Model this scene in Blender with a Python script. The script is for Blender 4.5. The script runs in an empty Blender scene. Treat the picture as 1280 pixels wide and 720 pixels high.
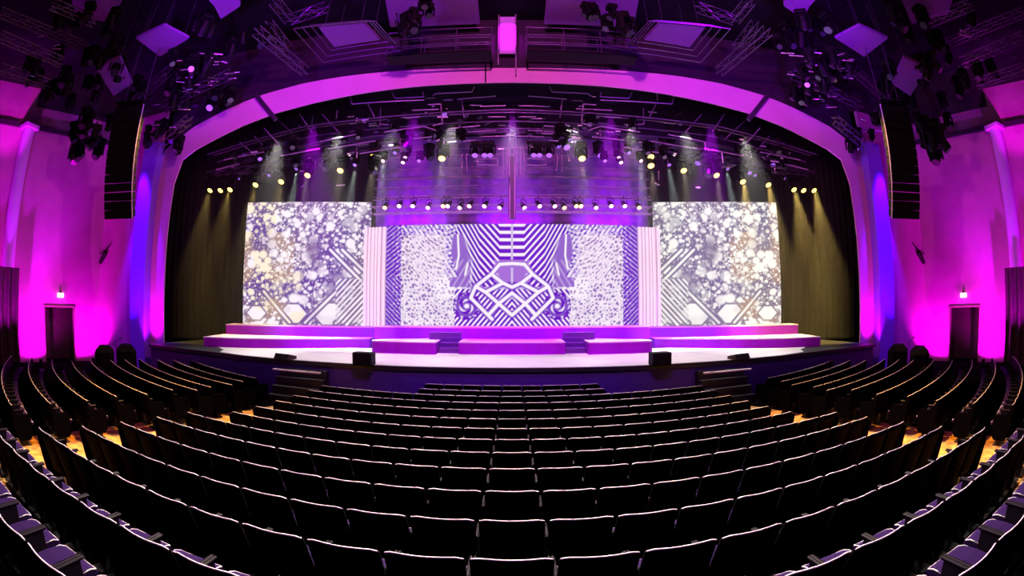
import bpy, math, random
from mathutils import Vector, Matrix
random.seed(7)
S = bpy.context.scene
C = S.collection
sin, cos, pi, hypot, atan2 = math.sin, math.cos, math.pi, math.hypot, math.atan2
R_ = math.radians

# ------------------------------------------------------------------ camera maths (fisheye lens, eye at the origin)
FPX, PITCH = 593.4, .0421
def ray(px, py):
    a, b = px-640, 360-py
    r = hypot(a, b); th = 2*math.asin(r/2/FPX); s = sin(th)/max(r, 1e-9)
    x, z, y = a*s, b*s, cos(th)
    return Vector((x, y*cos(PITCH)-z*sin(PITCH), y*sin(PITCH)+z*cos(PITCH)))
def atY(px, py, Y): v = ray(px, py); return v*(Y/v.y)
def atZ(px, py, Z): v = ray(px, py); return v*(Z/v.z)
def proj(p):
    y = p[1]*cos(PITCH)+p[2]*sin(PITCH); z = -p[1]*sin(PITCH)+p[2]*cos(PITCH)
    r = hypot(p[0], z); th = atan2(r, y); k = 2*FPX*sin(th/2)/max(r, 1e-9)
    return 640+p[0]*k, 360-z*k

# ------------------------------------------------------------------ materials
def mat(name, col, rough=.6, metal=0, noise=0, nscale=8, spec=.5, emit=None, estr=1, bump=0):
    m = bpy.data.materials.new(name); m.use_nodes = True
    nt = m.node_tree; b = nt.nodes['Principled BSDF']
    b.inputs['Base Color'].default_value = (*col, 1); b.inputs['Roughness'].default_value = rough
    b.inputs['Metallic'].default_value = metal; b.inputs['Specular IOR Level'].default_value = spec
    if noise or bump:
        tc = nt.nodes.new('ShaderNodeTexCoord'); n = nt.nodes.new('ShaderNodeTexNoise')
        n.inputs['Scale'].default_value = nscale; n.inputs['Detail'].default_value = 4
        nt.links.new(tc.outputs['Object'], n.inputs['Vector'])
        if noise:
            r = nt.nodes.new('ShaderNodeValToRGB')
            r.color_ramp.elements[0].position = .35; r.color_ramp.elements[1].position = .65
            r.color_ramp.elements[0].color = (*[c*(1-noise) for c in col], 1)
            r.color_ramp.elements[1].color = (*[min(1, c*(1+noise)) for c in col], 1)
            nt.links.new(n.outputs['Fac'], r.inputs['Fac']); nt.links.new(r.outputs['Color'], b.inputs['Base Color'])
        if bump:
            bp = nt.nodes.new('ShaderNodeBump'); bp.inputs['Strength'].default_value = bump
            nt.links.new(n.outputs['Fac'], bp.inputs['Height']); nt.links.new(bp.outputs['Normal'], b.inputs['Normal'])
    if emit:
        b.inputs['Emission Color'].default_value = (*emit, 1); b.inputs['Emission Strength'].default_value = estr
    return m
M = {}
M['seat_shell'] = mat('seat_shell', (.0006, .0005, .0007), .8, noise=.3, nscale=30, spec=.03)
M['seat_fabric'] = mat('seat_fabric', (.020, .007, .055), .8, noise=.2, nscale=60, bump=.2, spec=.06)
M['piping_and_glint'] = mat('piping_and_glint', (.80, .74, .74), .35, noise=.1, nscale=20)  # cushion piping, and the painted highlight on seat-back tops
M['seat_arm'] = mat('seat_arm', (.008, .005, .010), .5, noise=.1, spec=.12)
M['seat_metal'] = mat('seat_metal', (.05, .05, .055), .4, .6, noise=.1)
M['wall_paint'] = mat('wall_paint', (.46, .15, .40), .75, noise=.05, nscale=1.5)
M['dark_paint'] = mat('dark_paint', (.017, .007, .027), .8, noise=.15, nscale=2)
M['arch_paint'] = mat('arch_paint', (.62, .34, .58), .6, noise=.03, nscale=1)
M['violet_column'] = mat('violet_column', (.26, .10, .80), .5, noise=.04)
M['ceiling_paint'] = mat('ceiling_paint', (.006, .004, .010), .9, noise=.3, nscale=1, spec=.05)
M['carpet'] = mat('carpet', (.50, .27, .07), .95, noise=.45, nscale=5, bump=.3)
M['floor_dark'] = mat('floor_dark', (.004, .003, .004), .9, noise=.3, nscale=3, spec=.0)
M['stage_white'] = mat('stage_white', (.60, .58, .57), .45, noise=.05, nscale=1.2)
M['stage_black'] = mat('stage_black', (.012, .012, .016), .5, noise=.3, nscale=4)
M['stage_fascia'] = mat('stage_fascia', (.05, .03, .24), .7, noise=.1)
M['nosing_white'] = mat('nosing_white', (.85, .83, .85), .4, noise=.03)
M['stair_violet'] = mat('stair_violet', (.11, .006, .26), .6, noise=.08)
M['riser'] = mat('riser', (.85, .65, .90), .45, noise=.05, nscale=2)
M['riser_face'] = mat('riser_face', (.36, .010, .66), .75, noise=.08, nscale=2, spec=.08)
M['drape'] = mat('drape', (.006, .006, .007), .95, noise=.4, nscale=3, spec=.05)
M['brown_drape'] = mat('brown_drape', (.035, .016, .012), .7, noise=.3, nscale=4)
M['black_metal'] = mat('black_metal', (.003, .003, .004), .5, 0, noise=.2, spec=.1)
M['grey_metal'] = mat('grey_metal', (.11, .07, .16), .35, .7, noise=.15)
M['pale_metal'] = mat('pale_metal', (.42, .33, .5), .4, .5, noise=.1)
M['speaker'] = mat('speaker', (.003, .003, .005), .6, noise=.3, nscale=40, spec=.15)
M['grille'] = mat('grille', (.004, .004, .006), .7, 0, noise=.5, nscale=120, spec=.15)
M['cloud'] = mat('cloud', (.15, .05, .24), .9, noise=.05, spec=.1)
M['white_column'] = mat('white_column', (.55, .38, .75), .5, noise=.04)
M['door_leaf'] = mat('door_leaf', (.035, .025, .02), .5, noise=.3, nscale=6)
M['door_frame'] = mat('door_frame', (.25, .18, .16), .5, noise=.2)
M['amber_lens'] = mat('amber_lens', (.9, .6, .2), .3, noise=.02, emit=(1, .62, .14), estr=3.5)
M['white_lens'] = mat('white_lens', (.9, .8, .8), .3, noise=.02, emit=(1, .66, .70), estr=1.6)
M['warm_lens'] = mat('warm_lens', (.9, .7, .4), .3, noise=.02, emit=(1, .62, .25), estr=2)
M['violet_lens'] = mat('violet_lens', (.6, .5, .9), .3, noise=.02, emit=(.35, .12, 1), estr=.5)
M['dim_lens'] = mat('dim_lens', (.02, .02, .04), .3, noise=.02)
M['exit_sign'] = mat('exit_sign', (.8, .8, .8), .4, noise=.02, emit=(1, .55, .6), estr=2.2)
M['exit_letter'] = mat('exit_letter', (.7, .02, .03), .4, noise=.02, emit=(1, .05, .08), estr=2)
M['chrome'] = mat('chrome', (.6, .6, .62), .2, .9, noise=.05)
M['magenta_lens'] = mat('magenta_lens', (.8, .2, .8), .3, noise=.02, emit=(1, .0, 1), estr=4)
def led_mat(name, strength):
    m = bpy.data.materials.new(name); m.use_nodes = True; nt = m.node_tree
    b = nt.nodes['Principled BSDF']; b.inputs['Base Color'].default_value = (.002, .002, .002, 1); b.inputs['Roughness'].default_value = .6; b.inputs['Specular IOR Level'].default_value = 0
    a = nt.nodes.new('ShaderNodeAttribute'); a.attribute_name = 'led'
    nt.links.new(a.outputs['Color'], b.inputs['Emission Color']); b.inputs['Emission Strength'].default_value = strength
    return m
M['led'] = led_mat('led', 1.0)

# ------------------------------------------------------------------ mesh builder
class MB:
    def __init__(s): s.v = []; s.f = []; s.mi = []; s.sm = []; s.cur = 0
    def add(s, vs, fs, smooth=False, mtx=None):
        o = len(s.v)
        s.v += [tuple(mtx @ Vector(v)) if mtx is not None else tuple(v) for v in vs]
        for f in fs: s.f.append([i+o for i in f]); s.mi.append(s.cur); s.sm.append(smooth)
        return s
    def box(s, c, d, mtx=None, bev=0):
        x, y, z = d[0]/2, d[1]/2, d[2]/2
        if bev:
            b = min(bev, x*.9, y*.9, z*.9)
            vs = []; 
            for zz, i in ((-z, b), (-z+b, 0), (z-b, 0), (z, b)):
                X, Y = x-i, y-i
                for (u, w) in ((-X, -Y+b), (-X+b, -Y), (X-b, -Y), (X, -Y+b), (X, Y-b), (X-b, Y), (-X+b, Y), (-X, Y-b)):
                    vs.append((c[0]+u, c[1]+w, c[2]+zz))
            fs = [[7, 6, 5, 4, 3, 2, 1, 0], [24+i for i in range(8)]]
            for l in range(3):
                for i in range(8): j = (i+1) % 8; fs.append([l*8+i, l*8+j, l*8+8+j, l*8+8+i])
            return s.add(vs, fs, False, mtx)
        vs = [(c[0]+a*x, c[1]+b*y, c[2]+e*z) for e in (-1, 1) for a, b in ((-1, -1), (1, -1), (1, 1), (-1, 1))]
        return s.add(vs, [[3, 2, 1, 0], [4, 5, 6, 7], [0, 1, 5, 4], [1, 2, 6, 5], [2, 3, 7, 6], [3, 0, 4, 7]], False, mtx)
    def tube(s, p0, p1, r, n=6, r1=None, mtx=None, caps=True):
        p0, p1 = Vector(p0), Vector(p1); d = (p1-p0)
        if d.length < 1e-6: return s
        d.normalize(); u = d.cross(Vector((0, 0, 1)))
        if u.length < .05: u = d.cross(Vector((1, 0, 0)))
        u.normalize(); w = d.cross(u); r1 = r if r1 is None else r1
        vs = [p0+(u*cos(2*pi*i/n)+w*sin(2*pi*i/n))*r for i in range(n)]+[p1+(u*cos(2*pi*i/n)+w*sin(2*pi*i/n))*r1 for i in range(n)]
        s.add(vs, [[i, (i+1) % n, n+(i+1) % n, n+i] for i in range(n)], n > 5, mtx)
        if caps: s.add(vs, [list(range(n))[::-1], list(range(n, 2*n))], False, mtx)
        return s
    def poly(s, pts, r, n=5, mtx=None):
        for a, b in zip(pts, pts[1:]): s.tube(a, b, r, n, mtx=mtx)
        return s
    def prism(s, outline, axis, a, b, mtx=None):
        # outline: 2D points; extruded along axis 'x','y' or 'z' from a to b
        def p(u, w, t): return {'x': (t, u, w), 'y': (u, t, w), 'z': (u, w, t)}[axis]
        n = len(outline)
        vs = [p(u, w, a) for u, w in outline]+[p(u, w, b) for u, w in outline]
        s.add(vs, [[i, (i+1) % n, n+(i+1) % n, n+i] for i in range(n)]+[list(range(n))[::-1], list(range(n, 2*n))], False, mtx)
        return s
    def build(s, name, m, parent=None, loc=None, rz=0):
        me = bpy.data.meshes.new(name); me.from_pydata(s.v, [], s.f)
        for x in (m if isinstance(m, (list, tuple)) else [m]): me.materials.append(M[x])
        me.polygons.foreach_set('material_index', s.mi); me.polygons.foreach_set('use_smooth', s.sm)
        me.update(); o = bpy.data.objects.new(name, me); C.objects.link(o)
        import bmesh
        bm = bmesh.new(); bm.from_mesh(me); bmesh.ops.recalc_face_normals(bm, faces=bm.faces); bm.to_mesh(me); bm.free()
        if parent: o.parent = parent
        if loc: o.location = loc
        o.rotation_euler.z = rz
        return o
def tag(o, label, cat, group=None, kind=None):
    o['label'] = label; o['category'] = cat
    if group: o['group'] = group
    if kind: o['kind'] = kind
    return o
def struct(o): o['kind'] = 'structure'; return o
def thing(name, label, cat, loc=(0, 0, 0), rz=0, group=None):
    o = bpy.data.objects.new(name, None); C.objects.link(o); o.location = loc; o.rotation_euler.z = rz
    o.empty_display_size = .1
    return tag(o, label, cat, group)
def copy_tree(o, parent=None):
    c = o.copy(); C.objects.link(c); c.parent = parent
    for ch in [x for x in KIDS.get(o.name, [])]: copy_tree(ch, c)
    return c
KIDS = {}
def proto(o):
    def rec(p):
        ks = [x for x in bpy.data.objects if x.parent == p]
        KIDS[p.name] = ks
        for k in ks: rec(k)
    rec(o); return o
ORD = 'zeroth first second third fourth fifth sixth seventh eighth ninth tenth eleventh twelfth thirteenth fourteenth fifteenth sixteenth seventeenth eighteenth nineteenth twentieth twenty-first twenty-second twenty-third twenty-fourth'.split()

# ------------------------------------------------------------------ seating geometry
YC = 32.5
D = [2.6, 3.44, 4.28, 5.18, 6.07, 6.96, 7.86, 8.75, 9.65, 10.55, 11.44, 12.34, 13.24]
H = [1.57, 1.69, 1.77, 1.85, 1.93, 2.0, 2.06, 2.10, 2.13, 2.15, 2.17, 2.19, 2.20]
SEAT_H = .85
rows = {k: (YC-D[k], -H[k]-SEAT_H) for k in range(13)}
rows[-1] = (30.74, -1.42-SEAT_H); rows[-2] = (31.58, -1.26-SEAT_H)
def floor_z(R, side=0):
    pts = sorted((rows[k][0], (rows[k][1] if not side else min(rows[k][1], -2.0-SEAT_H))) for k in rows)
    pts = [(16, -3.05), (18.6, -3.05)]+pts+[(33.2, -1.95 if not side else -2.8), (36, -1.9 if not side else -2.8)]
    for (a, za), (b, zb) in zip(pts, pts[1:]):
        if R <= b: return za+(zb-za)*max(0, (R-a)/(b-a))
    return pts[-1][1]
mb = MB()
angs = [R_(a) for a in (-40, -34, -28, -24, -20, -17, -15.5, -14, -11.2, -8, -4, 0, 4, 8, 11.2, 14, 15.5, 17, 20, 24, 28, 34, 40)]
Rs = [16+.4*i for i in range(49)]
vs = []
for R in Rs:
    for a in angs:
        t = min(1, max(0, (abs(a)-R_(14))/R_(2.5)))
        z = floor_z(R)*(1-t)+floor_z(R, 1)*t
        vs.append((R*sin(a), YC-R*cos(a), z))
n = len(angs)
mb.add(vs, [[i*n+j, i*n+j+1, (i+1)*n+j+1, (i+1)*n+j] for i in range(len(Rs)-1) for j in range(n-1)])
for f_, (j0, j1) in enumerate(((0, 4), (4, 8), (8, n-9), (n-9, n-5), (n-5, n-1))):
    m2 = MB(); m2.v = list(mb.v); m2.f = [f for idx, f in enumerate(mb.f) if j0 <= idx % (n-1) < j1]; m2.mi = [0]*len(m2.f); m2.sm = [False]*len(m2.f)
    keep = sorted({i for f in m2.f for i in f}); mp = {a: b for b, a in enumerate(keep)}
    m2.v = [m2.v[i] for i in keep]; m2.f = [[mp[i] for i in f] for f in m2.f]
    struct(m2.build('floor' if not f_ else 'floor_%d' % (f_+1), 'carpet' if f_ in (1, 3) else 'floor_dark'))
mb = MB().add([(-30, -3, -3.06), (30, -3, -3.06), (30, 17, -3.06), (-30, 17, -3.06)], [[0, 1, 2, 3]])
struct(mb.build('floor_lower', 'floor_dark'))

# ---- seat meshes
def back_pts(front):
    NU, NV = 10, 6; out = []
    for j in range(NV+1):
        v = j/NV
        for i in range(NU+1):
            u = -1+2*i/NU
            w = .235+.030*min(1, v/.55) if v < .8 else .265
            z = .30+.55*v
            if v > .8: z -= .016*max(0, (abs(u)-.72)/.28)**2*(v-.8)/.2
            y = .13*(1-v)+.034*u*u
            if front: y += .022+.05*(1-u*u)*sin(pi*min(1, v*1.02))+.03*(1-v)
            out.append((u*w, y, z))
    return out, NU, NV
def add_back(mb):
    a, NU, NV = back_pts(False); b, _, _ = back_pts(True); n = len(a); w = NU+1
    fs = []
    for j in range(NV):
        for i in range(NU):
            q = [j*w+i, j*w+i+1, (j+1)*w+i+1, (j+1)*w+i]
            fs.append(q); fs.append([x+n for x in q][::-1])
    rim = [i for i in range(w)]+[j*w+NU for j in range(1, NV+1)]+[NV*w+i for i in range(NU-1, -1, -1)]+[j*w for j in range(NV-1, 0, -1)]
    for p, q in zip(rim, rim[1:]+rim[:1]): fs.append([p, q, q+n, p+n])
    mb.add(a+b, fs, True)
def add_top_glint(mb):  # pale strip standing in for light reflected off the back's top edge
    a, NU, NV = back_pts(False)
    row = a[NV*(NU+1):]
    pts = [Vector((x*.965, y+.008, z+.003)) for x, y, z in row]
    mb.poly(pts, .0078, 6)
def add_pan(mb):
    vs = []; 
    prof = [(.15, .40), (.15, .475), (.22, .495), (.36, .50), (.50, .487), (.55, .465), (.56, .44), (.54, .41), (.40, .39)]
    xs = [-.225, -.21, 0, .21, .225]
    for x in xs:
        k = .90 if abs(x) > .22 else 1
        for y, z in prof: vs.append((x, .355+(y-.355)*(1 if k == 1 else .97), .445+(z-.445)*k+(.008 if x == 0 and z > .46 else 0)))
    n = len(prof)
    fs = [[i*n+j, i*n+(j+1) % n, (i+1)*n+(j+1) % n, (i+1)*n+j] for i in range(len(xs)-1) for j in range(n)]
    fs += [list(range(n)), [4*n+i for i in range(n)][::-1]]
    mb.add(vs, fs)
def add_arm(mb, s):
    x = s*.262
    mb.box((x, .29, .625), (.030, .30, .030), bev=.01)
    mb.prism([(.20, .02), (.32, .02), (.40, .61), (.15, .61)], 'x', x-.008, x+.008)
def add_ped(mb):
    mb.box((0, .30, .012), (.40, .22, .024)); mb.box((0, .30, .20), (.07, .14, .38)); mb.box((0, .31, .385), (.36, .30, .03))
def add_end(mb, s):
    x = s*.292
    mb.prism([(.10, .14), (.40, .14), (.47, .22), (.49, .58), (.42, .655), (.14, .655), (.05, .80), (-.01, .80), (.05, .30)], 'x', x-.016, x+.016)
seat = thing('theatre_seat', 'x', 'seat', (0, -60, 0))
mb = MB(); add_back(mb); mb.build('backrest', 'seat_shell', seat)
mb = MB(); add_top_glint(mb); mb.build('top_glint', 'piping_and_glint', seat)['label'] = 'pale strip drawn as the light caught along the top edge'
mb = MB(); add_pan(mb); mb.build('seat_cushion', 'seat_fabric', seat)
mb = MB(); mb.poly([(-.222, .17, .478), (-.222, .50, .484), (-.215, .55, .465), (.215, .55, .465), (.222, .50, .484), (.222, .17, .478)], .0045, 5); mb.build('piping', 'piping_and_glint', [c for c in bpy.data.objects if c.name.startswith('seat_cushion')][0])
for s in (-1, 1): mb = MB(); add_arm(mb, s); mb.build('armrest', 'seat_arm', seat)
mb = MB(); add_ped(mb); mb.build('pedestal', 'seat_metal', seat)
proto(seat)
END = {}
for s in (-1, 1):
    mb = MB(); add_end(mb, s); e = mb.build('end_panel', 'seat_shell'); END[s] = e
def bulk(mb, mtx, detail):
    t = MB()
    for idx, fn in ((0, lambda: add_back(t)), (1, lambda: add_top_glint(t)), (2, lambda: add_pan(t)), (3, lambda: (add_arm(t, -1), add_arm(t, 1))), (0, lambda: add_ped(t))):
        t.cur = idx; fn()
    o = len(mb.v); mb.v += [tuple(mtx @ Vector(v)) for v in t.v]
    mb.f += [[i+o for i in f] for f in t.f]; mb.mi += t.mi; mb.sm += t.sm

W = .56
spots = []     # (distance, x, y, z, rot, label, group, endside)
def in_frame(x, y, z):
    ok = False
    for zz in (z+.3, z+.85):
        px, py = proj((x, y, zz))
        if y > -.3 and -40 < px < 1320 and -20 < py < 745: ok = True
    return ok
stage_no = {k: 13-k for k in range(13)}        # row number counted from the stage
def seatcount(k): return 23 if k == -2 else 25 if k == -1 else 21 if k <= 4 else 19 if k <= 10 else 9
for k in range(-2, 13):
    R, z = rows[k]; n = seatcount(k)
    for i in range(n):
        a = (i-(n-1)/2)*W/R
        x, y = R*sin(a), YC-R*cos(a)
        if k == -2 and abs(x) < 1.05: continue
        if not in_frame(x, y, z): continue
        rn = 13-k
        half = 'left' if i < n/2 else 'right'
        m = i+1 if half == 'left' else n-i
        rowname = {-1: 'the second row from the camera', -2: 'the row nearest the camera'}.get(k, 'its %s row from the stage' % ORD[rn])
        if k >= 0:
            lab = 'black seat %s from the %s end of the centre block\'s %s row from the stage' % (ORD[m], half, ORD[rn])
        else:
            lab = 'black seat %s from the %s end of %s' % (ORD[m], half, rowname)
        if k == -1 and i == n//2: lab = 'black theatre seat in the middle of the second row from the camera'
        elif i == n//2 and n % 2: lab = 'black seat in the middle of the centre block\'s %s row from the stage' % ORD[rn]
        end = -1 if i == 0 else 1 if i == n-1 else 0
        spots.append((hypot(x, y, -z*.6), x, y, z, a, lab, 'centre block seats', end))
SIDE = [((0, 437), (30, 505)), ((32, 447), (78, 503)), ((59, 449), (118, 500)), ((86, 450), (150, 495)), ((110, 449), (186, 493)), ((133, 450), (220, 487)),
        ((158, 450), (253, 487)), ((178, 449), (278, 482)), ((205, 449), (306, 479)), ((230, 450), (318, 475)), ((255, 450), (341, 470))]
for k, (A, B) in enumerate(SIDE):
    Rk = [29.6, 28.6, 27.65, 26.8, 26.0, 25.15, 24.45, 23.75, 22.95, 22.25, 21.45][k]
    h = max(H[k], 2.0)
    pa, pb = atZ(*A, -h), atZ(*B, -h)
    aa = atan2(-pa.x, YC-pa.y); ab = atan2(-pb.x, YC-pb.y)
    if k == 0: aa = R_(36)
    n = max(4, round((aa-ab)*Rk/W))
    z = -h-SEAT_H
    for sgn, nm in ((-1, 'left'), (1, 'right')):
        for i in range(n):
            a = ab+(i+.5)*W/Rk
            x, y = sgn*Rk*sin(a), YC-Rk*cos(a)
            if not in_frame(x, y, z): continue
            lab = 'black seat %s from the aisle in the %s block\'s %s row from the stage' % (ORD[i+1], nm, ORD[11-k])
            spots.append((hypot(x, y, -z*.6), x, y, z, sgn*a, lab, '%s block seats' % nm, (-sgn if i == 0 else sgn if i == n-1 else 0)))
spots.sort(key=lambda t: t[0])
print('SEATS', len(spots), 'cut at', spots[min(299, len(spots)-1)][0])
bm_ = {}
for q, (d, x, y, z, a, lab, g, end) in enumerate(spots):
    if q < 300:
        o = seat if q == 0 else copy_tree(seat)
        o.location = (x, y, z); o.rotation_euler.z = a; o['label'] = lab; o['category'] = 'seat'; o['group'] = g
        if end:
            e = END[end].copy(); C.objects.link(e); e.parent = o
    else:
        mtx = Matrix.Translation((x, y, z)) @ Matrix.Rotation(a, 4, 'Z')
        b = bm_.setdefault('far', MB()); bulk(b, mtx, 0)
        if end:
            t = MB(); add_end(t, end); o_ = len(b.v); b.v += [tuple(mtx @ Vector(v)) for v in t.v]
            b.f += [[i+o_ for i in f] for f in t.f]; b.mi += t.mi; b.sm += t.sm
for s in (-1, 1): bpy.data.objects.remove(END[s])
far = bm_['far'].build('theatre_seats', ['seat_shell', 'piping_and_glint', 'seat_fabric', 'seat_arm'])
tag(far, 'distant rows of black theatre seats in front of the stage and out along both side walls', 'seats', kind='stuff')

# ------------------------------------------------------------------ room shell
YP = 17.0
def wl(y): return 21.4+(17-y)*.458       # |x| of the slanting side walls
top = 12.0
HB = -3.05
# opening outline (left half, from the floor up to the apex)
open_l = [(-15.75, HB), (-15.75, -1.7), (-15.72, 3.0), (-15.6, 6.0), (-15.25, 6.65), (-14.6, 7.0), (-13.3, 7.38), (-11.8, 7.80), (-10.1, 8.16), (-8, 8.42), (-6, 8.6), (-4, 8.7), (-2, 8.74), (0, 8.75)]
opening = open_l+[(-x, z) for x, z in open_l[-2::-1]]
band_px = [(179, 428), (182, 340), (188, 270), (196, 220), (207, 187), (240, 160), (275, 141), (320, 121), (380, 104), (440, 94), (500, 88.5), (560, 86), (640, 85)]
band_l = []
for px, py in band_px:
    p = atY(px, py, YP-.15); band_l.append((p.x, p.z))
band_l[0] = (band_l[0][0], HB)
# resample both polylines to the same count for the band
def resample(pts, n):
    L = [0]
    for a, b in zip(pts, pts[1:]): L.append(L[-1]+hypot(b[0]-a[0], b[1]-a[1]))
    out = []
    for i in range(n):
        t = L[-1]*i/(n-1); j = 0
        while j < len(L)-2 and L[j+1] < t: j += 1
        f = (t-L[j])/(L[j+1]-L[j]); out.append((pts[j][0]+(pts[j+1][0]-pts[j][0])*f, pts[j][1]+(pts[j+1][1]-pts[j][1])*f))
    return out
NI = 26
inner = resample(open_l[:5], 9)[:-1]+resample(open_l[4:], NI-8)
outer = resample(band_l[:5], 9)[:-1]+resample(band_l[4:], NI-8)
inner += [(-x, z) for x, z in inner[-2::-1]]; outer += [(-x, z) for x, z in outer[-2::-1]]
mb = MB(); n = len(inner)
vs = [(x, YP-.15, z) for x, z in inner]+[(x, YP-.15, z) for x, z in outer]+[(x, YP-.08, z) for x, z in inner]+[(x, YP+.05, z) for x, z in outer]
fs = []
for i in range(n-1):
    fs += [[i, i+1, n+i+1, n+i], [i, 2*n+i, 2*n+i+1, i+1], [n+i, n+i+1, 3*n+i+1, 3*n+i], [2*n+i, 2*n+i+1, 3*n+i+1, 3*n+i]]
mb.add(vs, fs)
struct(mb.build('trim_1', 'arch_paint'))                                  # the proscenium surround
# wall above and beside the surround
mb = MB()
vs = [(x, YP, z) for x, z in outer]+[(x, YP, top) for x, z in outer]
lo = 8
fs = [[i, i+1, n+i+1, n+i] for i in range(lo, n-1-lo)]
mb.add(vs, fs)
struct(mb.build('wall_front', 'dark_paint'))
for s, nm in ((-1, 'left'), (1, 'right')):
    xo = abs(outer[0][0])-.1
    mb = MB()
    mb.box((s*(xo+21.4)/2, YP+.1, (HB+9.6)/2), (21.4-xo, .2, 9.6-HB))
    # fill between the surround's shoulder and the ceiling is dark
    struct(mb.build('wall_front_%s' % nm, 'wall_paint'))
    mb = MB()
    p = [(-17.0, 7.5), (-21.4, 7.5), (-21.4, top), (-14.2, top), (-14.2, 8.3)]
    mb.box((s*19.0, YP+.12, (9.6+top)/2), (6.5, .2, top-9.6))
    struct(mb.build('wall_front_upper_%s' % nm, 'dark_paint'))
    # slanting side wall with a door opening
    y1, y0 = 17.0, 5.0
    mb = MB()
    def seg(ya, yb, za, zb, th=.3):
        xa, xb = wl(ya), wl(yb)
        mb.prism([(s*xa, ya), (s*xb, yb), (s*(xb+th), yb), (s*(xa+th), ya)], 'z', za, zb)
    dy0, dy1 = 13.70, 15.58
    dtop = -.26
    seg(dy1, y1, HB, 9.6); seg(dy0, dy1, dtop, 9.6); seg(4.0, dy0, HB, 9.6)
    struct(mb.build('wall_%s' % nm, 'wall_paint'))
    mb = MB()
    seg(4.0, 11.6, 9.6, 10.6)
    struct(mb.build('wall_upper_%s' % nm, 'wall_paint'))
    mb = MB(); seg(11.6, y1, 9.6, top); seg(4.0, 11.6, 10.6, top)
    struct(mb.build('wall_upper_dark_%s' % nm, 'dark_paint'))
    mb = MB()
    for ya, yb in ((4.0, y1),):
        xa, xb = wl(ya)-.18, wl(yb)-.18
        mb.prism([(s*xa, ya), (s*xb, yb), (s*(xb+.18), yb), (s*(xa+.18), ya)], 'z', 8.35, 8.6)
    struct(mb.build('trim_%d' % (2 if s < 0 else 3), 'dark_paint'))
    # door
    dr = bpy.data.objects.new('door_%d' % (1 if s < 0 else 2), None); C.objects.link(dr); struct(dr)
    xa, xb = wl(dy0), wl(dy1)
    dr.location = (s*(xa+xb)/2, (dy0+dy1)/2, HB)
    ang = atan2(dy1-dy0, s*(xb-xa)) 
    dr.rotation_euler.z = ang
    L = hypot(dy1-dy0, xb-xa); hh = dtop-HB
    inw = -1 if s < 0 else 1     # local +y direction that points out of the room is handled by symmetric depth
    outv = 1 if (Matrix.Rotation(ang, 3, 'Z') @ Vector((0, 1, 0))).x*s > 0 else -1
    mb = MB()
    for e in (-1, 1): mb.box((e*(L/2-.04), outv*.13, hh/2), (.09, .34, hh))
    mb.box((0, outv*.13, hh-.045), (L, .34, .09)); mb.build('frame', 'door_frame', dr)
    deep = MB()
    # dark passage with the two leaves standing open inside
    outv = 1 if s < 0 else -1
    outv = 1 if (Matrix.Rotation(ang, 3, 'Z') @ Vector((0, 1, 0))).x*s > 0 else -1
    deep.box((0, outv*1.6, hh/2), (L+.3, .06, hh)); deep.build('passage_wall', 'door_leaf', dr)
    mb = MB(); mb.box((-L/2+.10, outv*.75, hh/2), (.06, 1.0, hh-.12), bev=.01); mb.box((-L/2+.15, outv*1.05, hh*.42), (.05, .3, .05)); mb.build('door_leaf', 'door_leaf', dr)
    mb = MB(); mb.box((L/2-.10, outv*.75, hh/2), (.06, 1.0, hh-.12), bev=.01); mb.box((L/2-.15, outv*1.05, hh*.42), (.05, .3, .05)); mb.build('door_leaf', 'door_leaf', dr)
    # exit sign
    yv = (dy0+dy1)/2+.0; xs_ = wl(yv)
    ex = thing('exit_sign', 'small lit red exit sign above the %s door' % nm, 'sign', (s*(xs_-.12), yv, .10), ang)
    mb = MB(); mb.box((0, 0, .16), (.42, .10, .24), bev=.02); mb.build('face', 'exit_sign', ex)
    mb = MB(); mb.box((0, 0, .33), (.12, .08, .10)); mb.build('bracket', 'black_metal', ex)
    cu = bpy.data.curves.new('lettering', 'FONT'); cu.body = 'EXIT'; cu.size = .17; cu.extrude = .004; cu.align_x = 'CENTER'; cu.align_y = 'CENTER'
    tmp = bpy.data.objects.new('lettering_tmp', cu); C.objects.link(tmp); bpy.context.view_layer.update()
    lm_ = bpy.data.meshes.new_from_object(tmp.evaluated_get(bpy.context.evaluated_depsgraph_get())); bpy.data.objects.remove(tmp); lm_.materials.clear(); lm_.materials.append(M['exit_letter'])
    ob = bpy.data.objects.new('lettering', lm_); C.objects.link(ob); ob.parent = ex
    ob.location = (0, -outv*.058, .16); ob.rotation_euler = (pi/2, 0, 0 if outv > 0 else pi)
    ob['label'] = 'red letters reading EXIT'

mb = MB(); mb.add([(-30, -3, top), (30, -3, top), (30, 17.2, top), (-30, 17.2, top)], [[3, 2, 1, 0]])
struct(mb.build('ceiling', 'ceiling_paint'))
# stage house
mb = MB(); mb.box((0, 24.6, 4.5), (44, .2, 16)); struct(mb.build('wall_back', 'stage_black'))
for s, nm in ((-1, 'left'), (1, 'right')):
    mb = MB(); mb.box((s*20.5, 20.9, 4.5), (.2, 7.4, 16)); struct(mb.build('wall_stage_%s' % nm, 'stage_black'))
mb = MB(); mb.box((0, 20.9, 11.6), (44, 7.4, .2)); struct(mb.build('ceiling_stage', 'stage_black'))

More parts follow.
